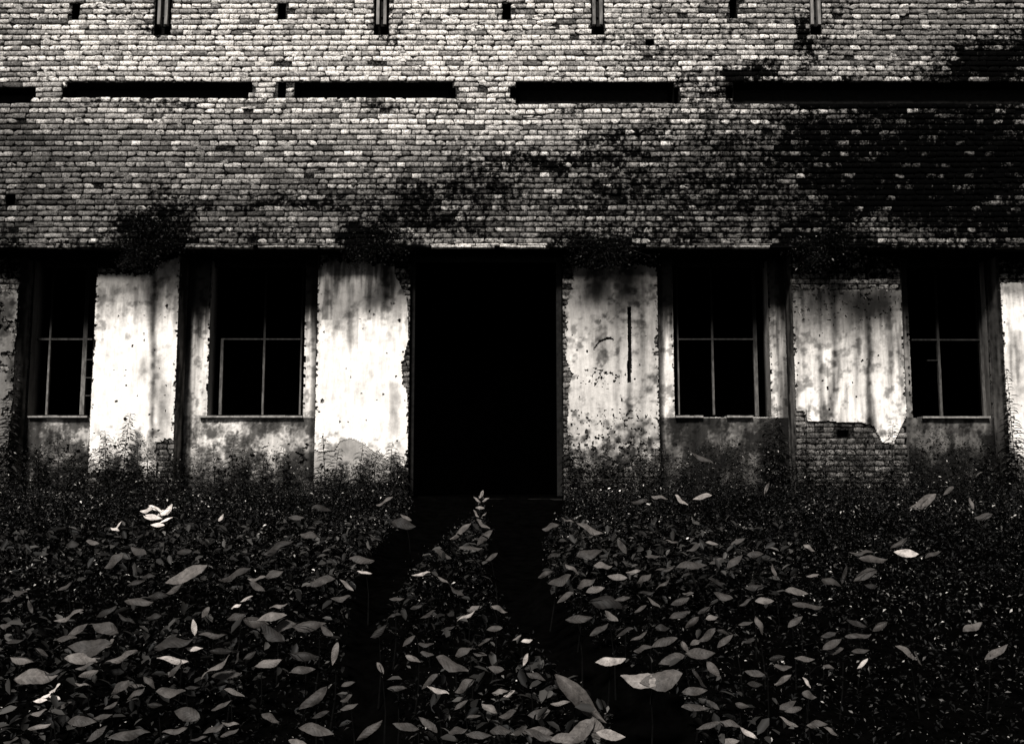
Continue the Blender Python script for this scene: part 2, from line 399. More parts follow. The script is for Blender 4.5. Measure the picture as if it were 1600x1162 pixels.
for i, s in enumerate(specs):
    v, f3, f4 = brick_geo(*s[:5], jit=s[6] * .6)
    va = np.array(v); jp = proj(va[:, 0], va[:, 1], va[:, 2]); stv = stain_shade(*jp) * .3 + bst[i] * .7 if bst[i] > .02 else np.full(len(v), bst[i])
    if i in single:
        o_ = np.array([bx[i], 0, bz[i]])
        me = np_mesh('brick', va - o_, [f3, f4], dict(tone=np.full(len(v), btone[i]), stain_shade=stv))
        link('brick', me, M['brick'], upper, tuple(o_))
    else:
        V.append(va); F3.append(np.array(f3) + k0); F4.append(np.array(f4) + k0); T.append(np.full(len(v), btone[i])); S.append(stv); k0 += len(v)
o = link('brickwork', np_mesh('brickwork', np.concatenate(V), [np.concatenate(F3), np.concatenate(F4)], dict(tone=np.concatenate(T), stain_shade=np.concatenate(S))), M['brick'], upper)
o['kind'] = 'stuff'
# --- old mortar smeared over the joints
V = []; Fs = []; T = []; S = []; n0 = 0
while len(Fs) < 14000:
    x = random.uniform(-XW + .3, XW - .3); z = random.uniform(ZS + .1, ZT - .05)
    qx, qy = proj(x, 0, z); b_ = float(bright(np.array([qx]), np.array([qy]))[0]); s_ = float(stain_shade(np.array([qx]), np.array([qy]))[0])
    if random.random() > .25 + .75 * float(fbm(np.array([x * 1.5]), np.array([z * 2.5]), 77)[0]) or any(h[0] - .08 < x < h[1] + .08 and h[2] - .06 < z < h[3] + .06 for h in HOLES): continue
    rx_ = random.uniform(.012, .075); rz_ = random.uniform(.010, .034); n_ = 11
    ang = sorted(random.uniform(0, 2 * math.pi) for _ in range(n_)); pts = []
    for a_ in ang:
        rr = random.uniform(.55, 1.25); pts.append((x + math.cos(a_) * rx_ * rr, random.uniform(-.0005, .004), z + math.sin(a_) * rz_ * rr))
    V += [(x, random.uniform(-.011, -.006), z)] + pts
    Fs += [(n0, n0 + 1 + i, n0 + 1 + (i + 1) % n_) for i in range(n_)]; n0 += n_ + 1
    t_ = min(.8, b_ * random.choice([.25, .45, .6, .8])); T += [t_] * (n_ + 1); S += [s_] * (n_ + 1)
    if n0 > 11000: break
o = link('mortar_smear', np_mesh('mortar_smear', np.array(V), [np.array(Fs)], dict(tone=T, stain_shade=S), smooth=True), M['brick'], upper); o['kind'] = 'stuff'
# --- thin stone ledge closing the bottom of the brickwork
x = -XW
while x < XW - .2:
    wd = random.uniform(.22, .62)
    if x + wd > XW: wd = XW - x
    px, py = proj(x + wd / 2, 0, ZS + .02); sv_ = float(stain_shade(np.array([px]), np.array([py]))[0])
    for (za, zb, yo) in ((ZS - .004, ZS + .026, -.022), (ZS + .030, ZS + .054, -.010)):
        sh = random.uniform(-.05, .05); v, f3, f4 = brick_geo(x + sh + .003, x + wd + sh - .003, za, zb, yo + random.uniform(-.012, .01), .003, .09)
        me = np_mesh('ledge_slab', np.array(v) - np.array([x, 0, ZS]), [f3, f4], dict(tone=np.full(len(v), random.uniform(.35, .85) if 640 < px < 895 else random.uniform(.05, .40)), stain_shade=np.full(len(v), sv_)))
        link('ledge_slab', me, M['brick'], upper, (x, 0, ZS))
    x += wd
# --- steel channels standing in the chases near the top
for h in POSTS:
    xc = (h[0] + h[1]) / 2; p = bpy.data.objects.new('steel_channel', None); COL.objects.link(p); p.parent = B; p.location = (xc, .04, h[2] + .14)
    L_ = ZT - h[2] - .2
    for sx in (-1, 1):
        mb = MB(); mb.box(sx * .048 - .021, sx * .048 + .021, -.05, .04, 0, L_); mb.build('flange', M['steel'], p, bevel=.004)
    mb = MB(); mb.box(-.03, .03, .02, .06, .0, L_); mb.build('web', M['rust'], p)
    for z in (.12, .38):
        mb = MB(); mb.box(-.012, .012, -.005, .02, z, z + .03); mb.build('bolt', M['rust'], p, bevel=.004)

# ------------------------------------------------------------------ lower storey: plastered piers, window bays, doorway
def Xat(px, Y=YF): return wp(px, 560, Y)[0]
ZB = -.35
CELL = .0125
PIER = {  # name: left px, right px
    0: (-190, 24), 1: (144, 277), 2: (493, 640), 3: (879, 1030), 4: (1240, 1414), 5: (1568, 1800)}
def curve(pts, x): return np.interp(x, [p[0] for p in pts], [p[1] for p in pts])
def plaster_mask(k, px, py, X, Z, dl, dr):
    n1 = fbm(X * 9, Z * 9, 31 + k); n2 = fbm(X * 28, Z * 28, 51 + k, 3)
    rag = 14 * (n1 - .5) + 9 * (n2 - .5)
    if k == 0: m = (py + rag > 458) & (n1 > .36) & (py + rag < 700)
    if k == 1:
        top = curve([(140, 430), (200, 427), (238, 432), (250, 412), (283, 398)], px)
        m = (py + rag * .8 > top) & ~((px > 244) & (py + rag > 688) & (px - rag < 272)) & (py + rag * 2 < 738)
    if k == 2:
        top = curve([(490, 424), (510, 408), (600, 412), (640, 424)], px)
        cut = curve([(486, 699), (500, 705), (522, 704), (530, 690), (548, 684), (566, 692), (585, 706), (612, 722), (645, 738)], px)
        wr = curve([(400, 26), (430, 24), (455, 10), (480, 3), (530, 3), (545, 8), (575, 14), (600, 12), (615, 4), (700, 3), (740, 12)], py)
        m = (py + rag > top) & (py + rag * .12 < cut) & (px - rag * .4 < 641 - wr)
    if k == 3:
        wl = curve([(400, 22), (450, 16), (480, 4), (520, 5), (560, 6), (585, 14), (620, 8), (700, 9), (740, 20)], py)
        m = (py + rag > 416) & (px + rag * .7 > 879 + wl) & (py + rag * 2.5 < 732) & ~((np.abs(px - 983.5) < 3.1 + rag * .06) & (py > 479) & (py < 598))
        m &= ~((np.abs(py - curve([(928, 545), (936, 534), (950, 528), (960, 530)], px)) < 2.0 + rag * .05) & (px > 928) & (px < 958))
        m &= ~((n2 > .63) & (np.hypot((px - 935) / 34, (py - 592) / 18) < 1)) & ~((n2 > .69 - .06 * sst(640, 720, py)) & (py > 640))
        m &= ~((px > 1018) & (np.abs(py - 543) < 12) & (n1 > .47))
    if k == 4:
        cut = curve([(1236, 640), (1256, 642), (1262, 657), (1300, 658), (1345, 659), (1366, 665), (1378, 690), (1396, 694), (1420, 640)], px)
        m = (py + rag > 453) & (py + rag * .15 < cut) & ~((n2 > .70) & (py < 500))
    if k == 5: m = (py + rag * .3 > 443) & (py + rag * 2 < 735)
    e = np.minimum(dl, dr)                    # nibbled arrises
    m &= e > .012 + .03 * np.clip(n2 - .45, 0, 1) * 4 * (n1 > .45) 
    r_ = np.random.default_rng(90 + k)
    for _ in range(34):
        cx = r_.uniform(X.min(), X.max()); cz = r_.uniform(.45, 2.6); rr = r_.choice([.008, .011, .014, .022], p=[.45, .3, .17, .08])
        m &= np.hypot((X - cx), (Z - cz) * r_.uniform(.6, 1.1)) > rr * (1 + (n2 - .5))
    return m
def plaster_alb(k, px, py, X, Z):
    streak = fbm(X * 13, Z * 1.1, 61 + k); pat = fbm(X * 2.6, Z * 2.6, 71 + k); fine = fbm(X * 12, Z * 12, 81 + k)
    pat = pat + .35 * (fine - .5) + .22 * (fbm(X * 42, Z * 42, 85 + k, 3) - .5)
    a = np.full(px.shape, .86)
    warp = (pat - .5) * 90 + (streak - .5) * 80
    if k == 1:
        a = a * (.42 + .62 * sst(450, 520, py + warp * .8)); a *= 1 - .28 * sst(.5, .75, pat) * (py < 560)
        drips = ((240, 420, 700, 5, .62), (251, 560, 730, 8, .35), (226, 560, 600, 6, .4), (205, 430, 470, 6, .3), (262, 600, 690, 10, .3))
    elif k == 2:
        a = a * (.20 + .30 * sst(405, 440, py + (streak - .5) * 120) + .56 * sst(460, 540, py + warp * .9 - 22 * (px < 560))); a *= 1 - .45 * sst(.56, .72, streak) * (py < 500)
        drips = ((603, 405, 480, 9, .75), (520, 410, 480, 10, .4), (545, 410, 540, 5, .3), (615, 600, 690, 9, .35), (578, 582, 592, 5, .6))
    elif k == 3:
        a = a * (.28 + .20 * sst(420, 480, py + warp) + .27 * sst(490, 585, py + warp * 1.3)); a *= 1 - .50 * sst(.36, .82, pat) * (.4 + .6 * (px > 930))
        a *= 1 + .35 * np.exp(-(((px - 903) / 26) ** 2 + ((py - 535) / 45) ** 2))
        drips = ((983, 415, 478, 13, .8), (930, 415, 470, 16, .7), (1003, 420, 700, 8, .25), (985, 598, 680, 5, .4), (965, 430, 640, 4, .2))
    elif k == 4:
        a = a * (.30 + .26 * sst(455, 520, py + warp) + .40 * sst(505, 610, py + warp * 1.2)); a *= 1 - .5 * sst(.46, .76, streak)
        a *= 1 - .75 * np.exp(-(((px - 1360) / 45) ** 2 + ((py - 480) / 28) ** 2)) ; a *= 1 + .3 * np.exp(-(((px - 1292) / 14) ** 2 + ((py - 560) / 30) ** 2))
        drips = ((1357, 470, 690, 6, .72), (1283, 540, 650, 5, .45), (1303, 440, 660, 5, .6), (1308, 570, 640, 3, .4), (1255, 540, 600, 4, .3), (1340, 470, 640, 4, .3))
    elif k == 5:
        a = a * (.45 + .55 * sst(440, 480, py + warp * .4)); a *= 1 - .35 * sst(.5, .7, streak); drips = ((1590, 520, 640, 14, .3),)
    else:
        a = a * .34; a *= 1 - .5 * sst(.45, .65, pat); drips = ()
    for cx, y0, y1, wd, s_ in drips:
        cxx = cx + (fbm(Z * 2.5, Z * 0 + cx, 5) - .5) * 8
        wv = wd * (.6 + .8 * fbm(Z * 6, Z * 0 + cx, 6))
        a *= 1 - s_ * np.exp(-((px - cxx) / wv) ** 2) * sst(y0 - 14, y0 + 8, py) * (1 - sst(y1 - 25, y1 + 15, py)) * (.55 + .45 * fine / .5)
    a *= 1 - .55 * sst(675, 735, py + (fine - .5) * 90 + (pat - .5) * 70)        # rain splash at the foot
    a *= 1 - (.45 if k in (3, 4) else .4) * sst(.46, .76, fine) * sst(.40, .56, pat) * (1 if k in (3, 4) else .25 + .75 * (1 - sst(500, 560, py)))
    a = .95 * (np.clip(a, 0, 1) / .86) ** 1.75
    return np.clip(a, .012, .88)
def coat(name, k, x0, x1, z0, z1, Y, parent, maskf, albf, thick=.024):
    xc = np.linspace(x0, x1, max(2, int((x1 - x0) / CELL))); zc = np.linspace(z0, z1, int((z1 - z0) / CELL))
    X, Z = np.meshgrid(xc, zc, indexing='ij'); n, m = X.shape
    cX = (X[:-1, :-1] + X[1:, 1:]) / 2; cZ = (Z[:-1, :-1] + Z[1:, 1:]) / 2
    px, py = proj(cX, Y, cZ); keep = maskf(px, py, cX, cZ, cX - x0, x1 - cX)
    Xj = X + rng.uniform(-.004, .004, X.shape); Zj = Z + rng.uniform(-.004, .004, X.shape)
    Yv = Y - (fbm(X * 3, Z * 3, 41 + k) - .5) * .016 - (fbm(X * 14, Z * 14, 43 + k) - .5) * .006
    gx, gy = proj(X, Y, Z); alb = albf(gx, gy, X, Z)
    I = np.arange(n * m).reshape(n, m)
    q = np.stack([I[:-1, :-1], I[1:, :-1], I[1:, 1:], I[:-1, 1:]], -1)[keep]
    kp = np.zeros((n + 1, m + 1), bool); kp[1:-1, 1:-1] = keep
    P = np.stack([Xj, Yv, Zj], -1).reshape(-1, 3); A = alb.ravel()
    Pb = P.copy(); Pb[:, 1] = Y + thick; off = n * m; P2 = P.copy(); off2 = 2 * n * m
    sides = []
    def add(cond, a, b):
        aa = a[cond]; bb = b[cond]; sides.append(np.stack([aa + off2, bb + off2, bb + off, aa + off], -1))
    c = kp[1:-1, 1:-1]
    add(c & ~kp[:-2, 1:-1], I[:-1, :-1], I[:-1, 1:]); add(c & ~kp[2:, 1:-1], I[1:, :-1], I[1:, 1:])
    add(c & ~kp[1:-1, :-2], I[:-1, :-1], I[1:, :-1]); add(c & ~kp[1:-1, 2:], I[:-1, 1:], I[1:, 1:])
    sd = np.concatenate(sides)
    allV = np.concatenate([P, Pb, P2]); allA = np.concatenate([A, A * .35, A * .75])
    used = np.zeros(len(allV), bool); used[q.ravel()] = True; used[sd.ravel()] = True
    mp = np.cumsum(used) - 1
    me = np_mesh(name, allV[used], [mp[q], mp[sd]], dict(alb=allA[used]))
    sm = np.zeros(len(me.polygons), bool); sm[:len(q)] = True; me.polygons.foreach_set('use_smooth', sm)
    return link(name, me, M['plaster'], parent), keep, (xc, zc)
def side_grid(x, y0, y1, z0, z1, albf, flip=False):
    yc = np.linspace(y0, y1, 12); zc = np.arange(z0, z1, .03)
    Yg, Zg = np.meshgrid(yc, zc, indexing='ij'); n, m = Yg.shape; I = np.arange(n * m).reshape(n, m)
    q = np.stack([I[:-1, :-1], I[1:, :-1], I[1:, 1:], I[:-1, 1:]], -1).reshape(-1, 4)
    Xg = x + (fbm(Yg * 5, Zg * 3, int(abs(x) * 31)) - .5) * .012
    return np.stack([Xg, Yg, Zg], -1).reshape(-1, 3), q, albf(Yg, Zg).ravel()

for k, (pl, pr) in PIER.items():
    x0, x1 = Xat(pl), Xat(pr)
    P = bpy.data.objects.new('pier', None); COL.objects.link(P); P.parent = B; P.location = (0, 0, 0)
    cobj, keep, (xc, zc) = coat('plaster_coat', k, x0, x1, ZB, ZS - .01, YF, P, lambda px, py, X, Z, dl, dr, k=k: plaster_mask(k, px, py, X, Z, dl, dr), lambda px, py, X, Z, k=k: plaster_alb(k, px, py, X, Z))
    # mortar face behind the coat, with the bricks laid bare where it has fallen
    slot = [(Xat(980), Xat(988), wp(983, 598, YF)[1], wp(983, 479, YF)[1])] if k == 3 else []
    if k == 4: slot = [(wp(1310, 677, YF)[0], wp(1328, 677, YF)[0], wp(0, 683, YF)[1], wp(0, 671, YF)[1])]
    V, q, at = grid_wall(np.arange(x0 + .012, x1, .1), np.arange(ZB, ZS, .1), YF + .045, slot, lambda X, Z: dict(stain_shade=.25 + .3 * sst(1.8, 2.8, Z), tone=np.full(X.shape, .45)))
    link('pier_masonry', np_mesh('pier_masonry', V, [q], at), M['mortar'], P)
    if slot:
        a = slot[0]; mb = MB(); mb.box(a[0] - .01, a[1] + .01, YF + .14, YF + .16, a[2] - .01, a[3] + .01)
        for (c0, c1, c2, c3) in ((a[0] - .012, a[0], a[2], a[3]), (a[1], a[1] + .012, a[2], a[3]), (a[0], a[1], a[3], a[3] + .012), (a[0], a[1], a[2] - .012, a[2])):
            mb.box(c0, c1, YF + .046, YF + .139, c2, c3)
        mb.build('chase', M['soot'], P)
    V = []; F3 = []; F4 = []; T = []; S = []; n0 = 0
    r_ = 0; z = ZB
    while z < ZS - .05:
        head = r_ % 2 == 0; x = x0 + .002
        while x < x1 - .02:
            wd = min((HW if head else SW) + random.gauss(0, .006), x1 - x - .001); a, b = x + .004, x + wd - .004; x += wd
            if b - a < .03: continue
            ia, ib = np.searchsorted(xc, [a - .02, b + .02]); ja, jb = np.searchsorted(zc, [z - .02, z + CH + .02])
            sub = keep[max(0, ia - 1):ib + 1, max(0, ja - 1):jb + 1]
            if sub.size and sub.all(): continue
            if slot and k == 4 and b > slot[0][0] + .02 and a < slot[0][1] - .02 and slot[0][2] < z + CH / 2 < slot[0][3]: continue
            if slot and k == 3 and b > slot[0][0] and a < slot[0][1] and z + CH > slot[0][2] and z < slot[0][3]: continue
            v, f3, f4 = brick_geo(a, b, z + .004, z + CH - .004, YF + .026 + random.gauss(0, .003), .004, .03)
            ppx, ppy = proj((a + b) / 2, YF, z)
            V.append(v); F3.append(np.array(f3) + n0); F4.append(np.array(f4) + n0); n0 += len(v)
            T.append(np.full(len(v), random.uniform(.05, .24))); S.append(np.full(len(v), .22 + .42 * float(1 - sst(400, 470, ppy)) + random.uniform(-.1, .1)))
        z += CH; r_ += 1
    if V:
        ob = link('bared_brickwork', np_mesh('bared_brickwork', np.concatenate(V), [np.concatenate(F3), np.concatenate(F4)], dict(tone=np.concatenate(T), stain_shade=np.concatenate(S))), M['brick'], P); ob['kind'] = 'stuff'
    if k == 2:                                # grey undercoat where the top coat broke off at the foot
        coat('undercoat', 9, x0 + .01, Xat(622), ZB, wp(0, 660, YF)[1], YF + .012, P,
             lambda px, py, X, Z, dl, dr: (dl > 0) & (py + 10 * fbm(X * 9, Z * 9, 3) < 760), lambda px, py, X, Z: np.clip(.34 + .3 * (fbm(X * 5, Z * 22, 3) - .5), .05, .6), .012)
    # sides of the pier
    for sx, xx in ((-1, x0 + .004), (1, x1 - .004)):
        deep = YI
        v, q, a = side_grid(xx, YF + .002, deep, ZB, ZS, lambda Yg, Zg, s=sx * (k + 1): np.clip((.05 if k in (2, 3) and abs(xx) < 1.5 else .15) * (1.6 * sst(.3, .75, fbm(Yg * 9, Zg * 1.3, 100 + s) + .4 * (fbm(Yg * 22, Zg * 14, 101 + s) - .5))) * (1 - .6 * sst(1.9, 2.5, Zg + fbm(Yg * 9, Zg, 3))), .015, .7))  # upper part darkened: shade under the overhang is put into the colour
        link('reveal', np_mesh('reveal', v, [q], dict(alb=a), smooth=True), M['plaster'], P)
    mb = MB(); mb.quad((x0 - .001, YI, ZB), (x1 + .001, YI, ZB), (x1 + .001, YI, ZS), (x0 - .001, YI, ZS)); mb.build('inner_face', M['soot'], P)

def bay(pl, pr, hl, hr, sill_py, bars, transoms, sillspan, alb0, seed, strip_alb, bar_k=1.0):
    """recessed window bay: panel with jamb strips and apron, opening, sill and the remains of the sash"""
    Bw = bpy.data.objects.new('window', None); COL.objects.link(Bw); Bw.parent = B
    X0, X1 = Xat(pl) - .002, Xat(pr) + .002
    h0 = max(wp(hl, 560, YP)[0], X0 + .03); h1 = min(wp(hr, 560, YP)[0], X1 - .03); zs = wp(800, sill_py, YP)[1]
    def pmask(px, py, X, Z, dl, dr):
        n2 = fbm(X * 20, Z * 20, seed, 3); hole = (X > h0) & (X < h1) & (Z > zs)
        ed = np.minimum(np.abs(X - h0), np.abs(X - h1))
        m = ~hole & ~((ed < .03) & (n2 > .6) & (Z > zs))
        return m & ~((n2 > .72) & (py > 690))
    def palb(px, py, X, Z):
        streak = fbm(X * 15, Z * 1.0, seed + 1); pat = fbm(X * 4, Z * 4, seed + 2); fine = fbm(X * 16, Z * 16, seed + 3)
        strip = Z > zs
        a = np.where(strip, strip_alb * (.5 + .8 * streak), alb0 * (.3 + 1.0 * sst(.34, .68, pat + .5 * (fine - .5) + .3 * (fbm(X * 45, Z * 45, seed + 9, 3) - .5))) * (.4 + 1.1 * streak))
        a *= np.where(strip, .12 + .88 * sst(478, 560, py + 90 * (streak - .5)), 1)        # overhang shade at the head, put into the colour
        cor = np.minimum(X - X0, X1 - X); a *= .22 + .78 * sst(.02, .16, cor + .12 * (streak - .5))    # streaky, darker towards the bay corners
        a *= 1 - .45 * sst(.5, .7, fine)
        a *= 1 - .5 * sst(690, 740, py + (fine - .5) * 60)
        return np.clip(.95 * (np.clip(a, 0, 1)) ** 1.5, .008, .85)
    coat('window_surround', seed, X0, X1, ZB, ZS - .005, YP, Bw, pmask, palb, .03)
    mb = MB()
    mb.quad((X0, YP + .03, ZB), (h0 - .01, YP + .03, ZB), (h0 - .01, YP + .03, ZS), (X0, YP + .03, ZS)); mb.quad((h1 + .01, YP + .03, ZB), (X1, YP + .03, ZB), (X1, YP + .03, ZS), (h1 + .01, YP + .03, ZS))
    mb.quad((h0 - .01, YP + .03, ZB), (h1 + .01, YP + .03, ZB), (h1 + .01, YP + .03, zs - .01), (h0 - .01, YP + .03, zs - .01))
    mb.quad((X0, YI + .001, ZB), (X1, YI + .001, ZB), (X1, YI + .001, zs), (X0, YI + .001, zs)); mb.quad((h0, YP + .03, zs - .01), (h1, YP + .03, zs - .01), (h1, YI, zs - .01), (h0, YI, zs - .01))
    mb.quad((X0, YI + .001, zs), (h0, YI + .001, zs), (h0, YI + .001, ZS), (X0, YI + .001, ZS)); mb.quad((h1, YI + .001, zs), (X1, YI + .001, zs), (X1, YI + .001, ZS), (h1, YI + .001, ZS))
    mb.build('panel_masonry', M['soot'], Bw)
    for xx in (h0, h1):
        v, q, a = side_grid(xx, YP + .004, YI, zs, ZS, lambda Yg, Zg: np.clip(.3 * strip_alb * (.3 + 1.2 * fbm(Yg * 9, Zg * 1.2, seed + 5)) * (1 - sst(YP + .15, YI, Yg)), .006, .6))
        link('jamb', np_mesh('jamb', v, [q], dict(alb=a), smooth=True), M['plaster'], Bw)
    sx0 = wp(sillspan[0], sill_py, YP)[0]; sx1 = wp(sillspan[1], sill_py, YP)[0]
    sx0 = max(sx0, X0 + .01); sx1 = min(sx1, X1 - .01)
    for (a, b) in ([(sx0, sx1)] if len(sillspan) == 2 else [(sx0, sx1), (wp(sillspan[2], sill_py, YP)[0], wp(sillspan[3], sill_py, YP)[0])]):
        mb = MB(); nseg = 6
        for i in range(nseg):
            q0 = a + (b - a) * i / nseg; q1 = a + (b - a) * (i + 1) / nseg - .0015
            mb.box(q0, q1, YP - .06 + random.uniform(-.006, .006), YP + .16, zs - .004, zs + .022 + random.uniform(-.003, .003))
        mb.build('sill', M['sill'], Bw)
    YS = YP + .17
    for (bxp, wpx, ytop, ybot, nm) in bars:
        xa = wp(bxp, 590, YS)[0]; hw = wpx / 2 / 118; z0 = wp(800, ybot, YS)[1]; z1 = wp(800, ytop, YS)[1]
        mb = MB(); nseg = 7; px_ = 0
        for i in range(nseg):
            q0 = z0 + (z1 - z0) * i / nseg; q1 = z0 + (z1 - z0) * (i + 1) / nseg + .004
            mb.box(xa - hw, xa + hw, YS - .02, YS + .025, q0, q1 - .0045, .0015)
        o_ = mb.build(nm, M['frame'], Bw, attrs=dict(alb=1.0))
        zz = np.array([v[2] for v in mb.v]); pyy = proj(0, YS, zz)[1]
        o_.data.attributes['alb'].data.foreach_set('value', bar_k * .6 * (.03 + .97 * sst(500, 610, pyy + 40 * (fbm(zz * 5, zz * 0 + bxp, 3) - .5))).astype(np.float32))  # bars fade dark upwards: overhang shade painted into their colour
    for (xa, xb, y_, hpx) in transoms:
        a = wp(xa, y_, YS)[0]; b = wp(xb, y_, YS)[0]; zt = wp(800, y_, YS)[1]
        a = max(a, h0 + .004); b = min(b, h1 - .004)
        mb = MB(); mb.box(a, b, YS - .018, YS + .02, zt - hpx / 240, zt + hpx / 240, .002); mb.build('transom', M['frame'], Bw, attrs=dict(alb=.16 * bar_k))
    # head of the sash, lost in the shade of the lintel
    mb = MB(); mb.box(h0 + .004, h1 - .004, YS - .02, YS + .03, ZS - .09, ZS - .004); mb.build('head_rail', M['rust'], Bw)
    return Bw
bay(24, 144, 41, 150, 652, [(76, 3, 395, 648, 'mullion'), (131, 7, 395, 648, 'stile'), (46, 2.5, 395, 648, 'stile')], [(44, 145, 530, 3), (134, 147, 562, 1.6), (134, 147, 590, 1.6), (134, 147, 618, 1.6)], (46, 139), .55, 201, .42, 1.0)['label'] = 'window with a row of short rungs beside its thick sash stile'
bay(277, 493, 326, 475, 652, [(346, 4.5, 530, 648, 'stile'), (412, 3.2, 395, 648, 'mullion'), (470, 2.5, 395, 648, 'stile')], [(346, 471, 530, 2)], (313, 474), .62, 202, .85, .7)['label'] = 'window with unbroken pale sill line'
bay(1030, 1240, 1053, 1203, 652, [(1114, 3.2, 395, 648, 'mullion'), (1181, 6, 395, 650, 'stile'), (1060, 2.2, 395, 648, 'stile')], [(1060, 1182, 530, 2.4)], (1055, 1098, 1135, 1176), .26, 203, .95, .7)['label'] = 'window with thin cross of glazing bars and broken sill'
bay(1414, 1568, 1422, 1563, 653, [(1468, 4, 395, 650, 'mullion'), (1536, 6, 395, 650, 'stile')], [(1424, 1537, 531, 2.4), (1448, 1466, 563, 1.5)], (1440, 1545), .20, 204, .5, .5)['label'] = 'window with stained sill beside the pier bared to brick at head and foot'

# doorway frame posts
Dr = bpy.data.objects.new('doorway', None); COL.objects.link(Dr); Dr.parent = B
xl, xr = Xat(640), Xat(879)
for xa, xb in ((xl + .004, xl + .055), (xr - .075, xr - .004)):
    mb = MB(); mb.box(xa, xb, YF + .12, YF + .24, -.1, ZS - .11, .002); mb.build('door_post', M['rust'], Dr, bevel=.006)
mb = MB(); mb.box(xl + .004, xr - .004, YF + .12, YF + .26, ZS - .108, ZS - .004); mb.build('door_head', M['rust'], Dr, bevel=.006)
mb = MB(); mb.box(xl + .004, xr - .004, YF + .05, YI, -.3, -.03); mb.build('threshold', M['soot'], Dr, bevel=.01)
# the dark room behind the openings
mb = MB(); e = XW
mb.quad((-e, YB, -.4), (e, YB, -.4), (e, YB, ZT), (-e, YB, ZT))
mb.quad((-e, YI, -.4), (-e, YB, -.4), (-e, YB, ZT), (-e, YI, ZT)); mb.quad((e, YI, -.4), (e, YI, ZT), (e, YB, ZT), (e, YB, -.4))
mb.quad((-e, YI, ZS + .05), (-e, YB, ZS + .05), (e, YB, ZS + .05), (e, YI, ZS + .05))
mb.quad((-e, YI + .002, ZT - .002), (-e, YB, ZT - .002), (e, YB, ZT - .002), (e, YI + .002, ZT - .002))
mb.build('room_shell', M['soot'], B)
mb = MB(); mb.quad((-e, YI - .6, .006), (e, YI - .6, .006), (e, YB, .006), (-e, YB, .006)); mb.build('room_floor', M['soil'], B)

# ------------------------------------------------------------------ small-leaf masses
def leaf_cloud(name, P, size, alb, mat, parent=None, up=.5, aspect=.45, seed=0, hexa=False):
    """one diamond leaf (two folded triangles) per point"""
    r = np.random.default_rng(seed); n = len(P)
    az = r.uniform(0, 2 * np.pi, n); el = r.normal(-.15, .45, n)
    ax = np.stack([np.cos(az) * np.cos(el), np.sin(az) * np.cos(el), np.sin(el)], -1)
    nr = r.normal(0, 1, (n, 3)); nr[:, 2] = np.abs(nr[:, 2]) + up * 2
    sd = np.cross(nr, ax); sd /= np.linalg.norm(sd, axis=1)[:, None] + 1e-9; nn = np.cross(ax, sd)
    s = size[:, None]; base = P - ax * s * .5
    tip = P + ax * s * .5 - nn * s * .08; l = P + sd * s * aspect * .5 + nn * s * .10 - ax * s * .05; rr = P - sd * s * aspect * .5 + nn * s * .10 - ax * s * .05
    if hexa:                                # rounder leaf of four triangles
        l1, l2 = P - ax * s * .22 + sd * s * aspect * .46 + nn * s * .08, P + ax * s * .20 + sd * s * aspect * .40 + nn * s * .06
        r1, r2 = P - ax * s * .22 - sd * s * aspect * .46 + nn * s * .08, P + ax * s * .20 - sd * s * aspect * .40 + nn * s * .06
        V = np.stack([base, l1, l2, tip, r2, r1], 1).reshape(-1, 3); k = np.arange(n)[:, None] * 6
        f = np.concatenate([k + np.array([[0, 3, 2, 1]]), k + np.array([[0, 5, 4, 3]])])
        return link(name, np_mesh(name, V, [f], dict(alb=np.repeat(alb, 6)), smooth=True), mat, parent)
    V = np.stack([base, l, tip, rr], 1).reshape(-1, 3)
    k = np.arange(n)[:, None] * 4
    f = np.concatenate([k + np.array([[0, 2, 1]]), k + np.array([[0, 3, 2]])])
    return link(name, np_mesh(name, V, [f], dict(alb=np.repeat(alb, 4))), mat, parent)
def alb_mix(n, seed, lo=(.006, .022), mid=(.05, .12), hi=(.2, .42), pm=.10, ph=.02):
    r = np.random.default_rng(seed); u = r.random(n)
    a = r.uniform(*lo, n); a = np.where(u < pm + ph, r.uniform(*mid, n), a); return np.where(u < ph, r.uniform(*hi, n), a)

# ground cover: uncountable small leaves over the whole bank
N = 330000
X = rng.uniform(-8.8, 8.8, N); Y = rng.uniform(-12.2, .26, N)
gz = ground(X, Y); top = canopy(Y) - gz
lump = fbm(X * 1.7, Y * 1.7, 121); t = rng.random(N) ** .7
Z = gz + t * top * (.35 + .75 * lump)
px, py = proj(X, Y, Z)
keep = ~on_path(px + rng.normal(0, 5, N), py + rng.normal(0, 4, N)) & ~((X > xl - .02) & (X < xr + .02) & (Y > -.6))
X, Y, Z, t, lump, px, py = [a[keep] for a in (X, Y, Z, t, lump, px, py)]
sz = rng.uniform(.012, .034, len(X)) * (1 + .25 * (Y > -6))
al = alb_mix(len(X), 5, (.0005, .004), (.02, .07), (.15, .40), pm=.13, ph=.018); patch = fbm(X * .9, Y * 1.5, 131)
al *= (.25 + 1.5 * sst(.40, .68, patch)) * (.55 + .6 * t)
sp = (rng.random(len(X)) < .05) & (Y < -3.5); sz = np.where(sp, rng.uniform(.006, .013, len(X)), sz); al = np.where(sp, rng.uniform(.06, .30, len(X)), al); Z = np.where(sp, Z + .04, Z)
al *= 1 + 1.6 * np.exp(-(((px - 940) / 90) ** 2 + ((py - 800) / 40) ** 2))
g = leaf_cloud('ground_cover', np.stack([X, Y, Z], -1), sz, al, M['foliage'], seed=3); tag(g, 'dense dark creeping ground cover of tiny leaves all over the bank', 'ground cover', kind='stuff')
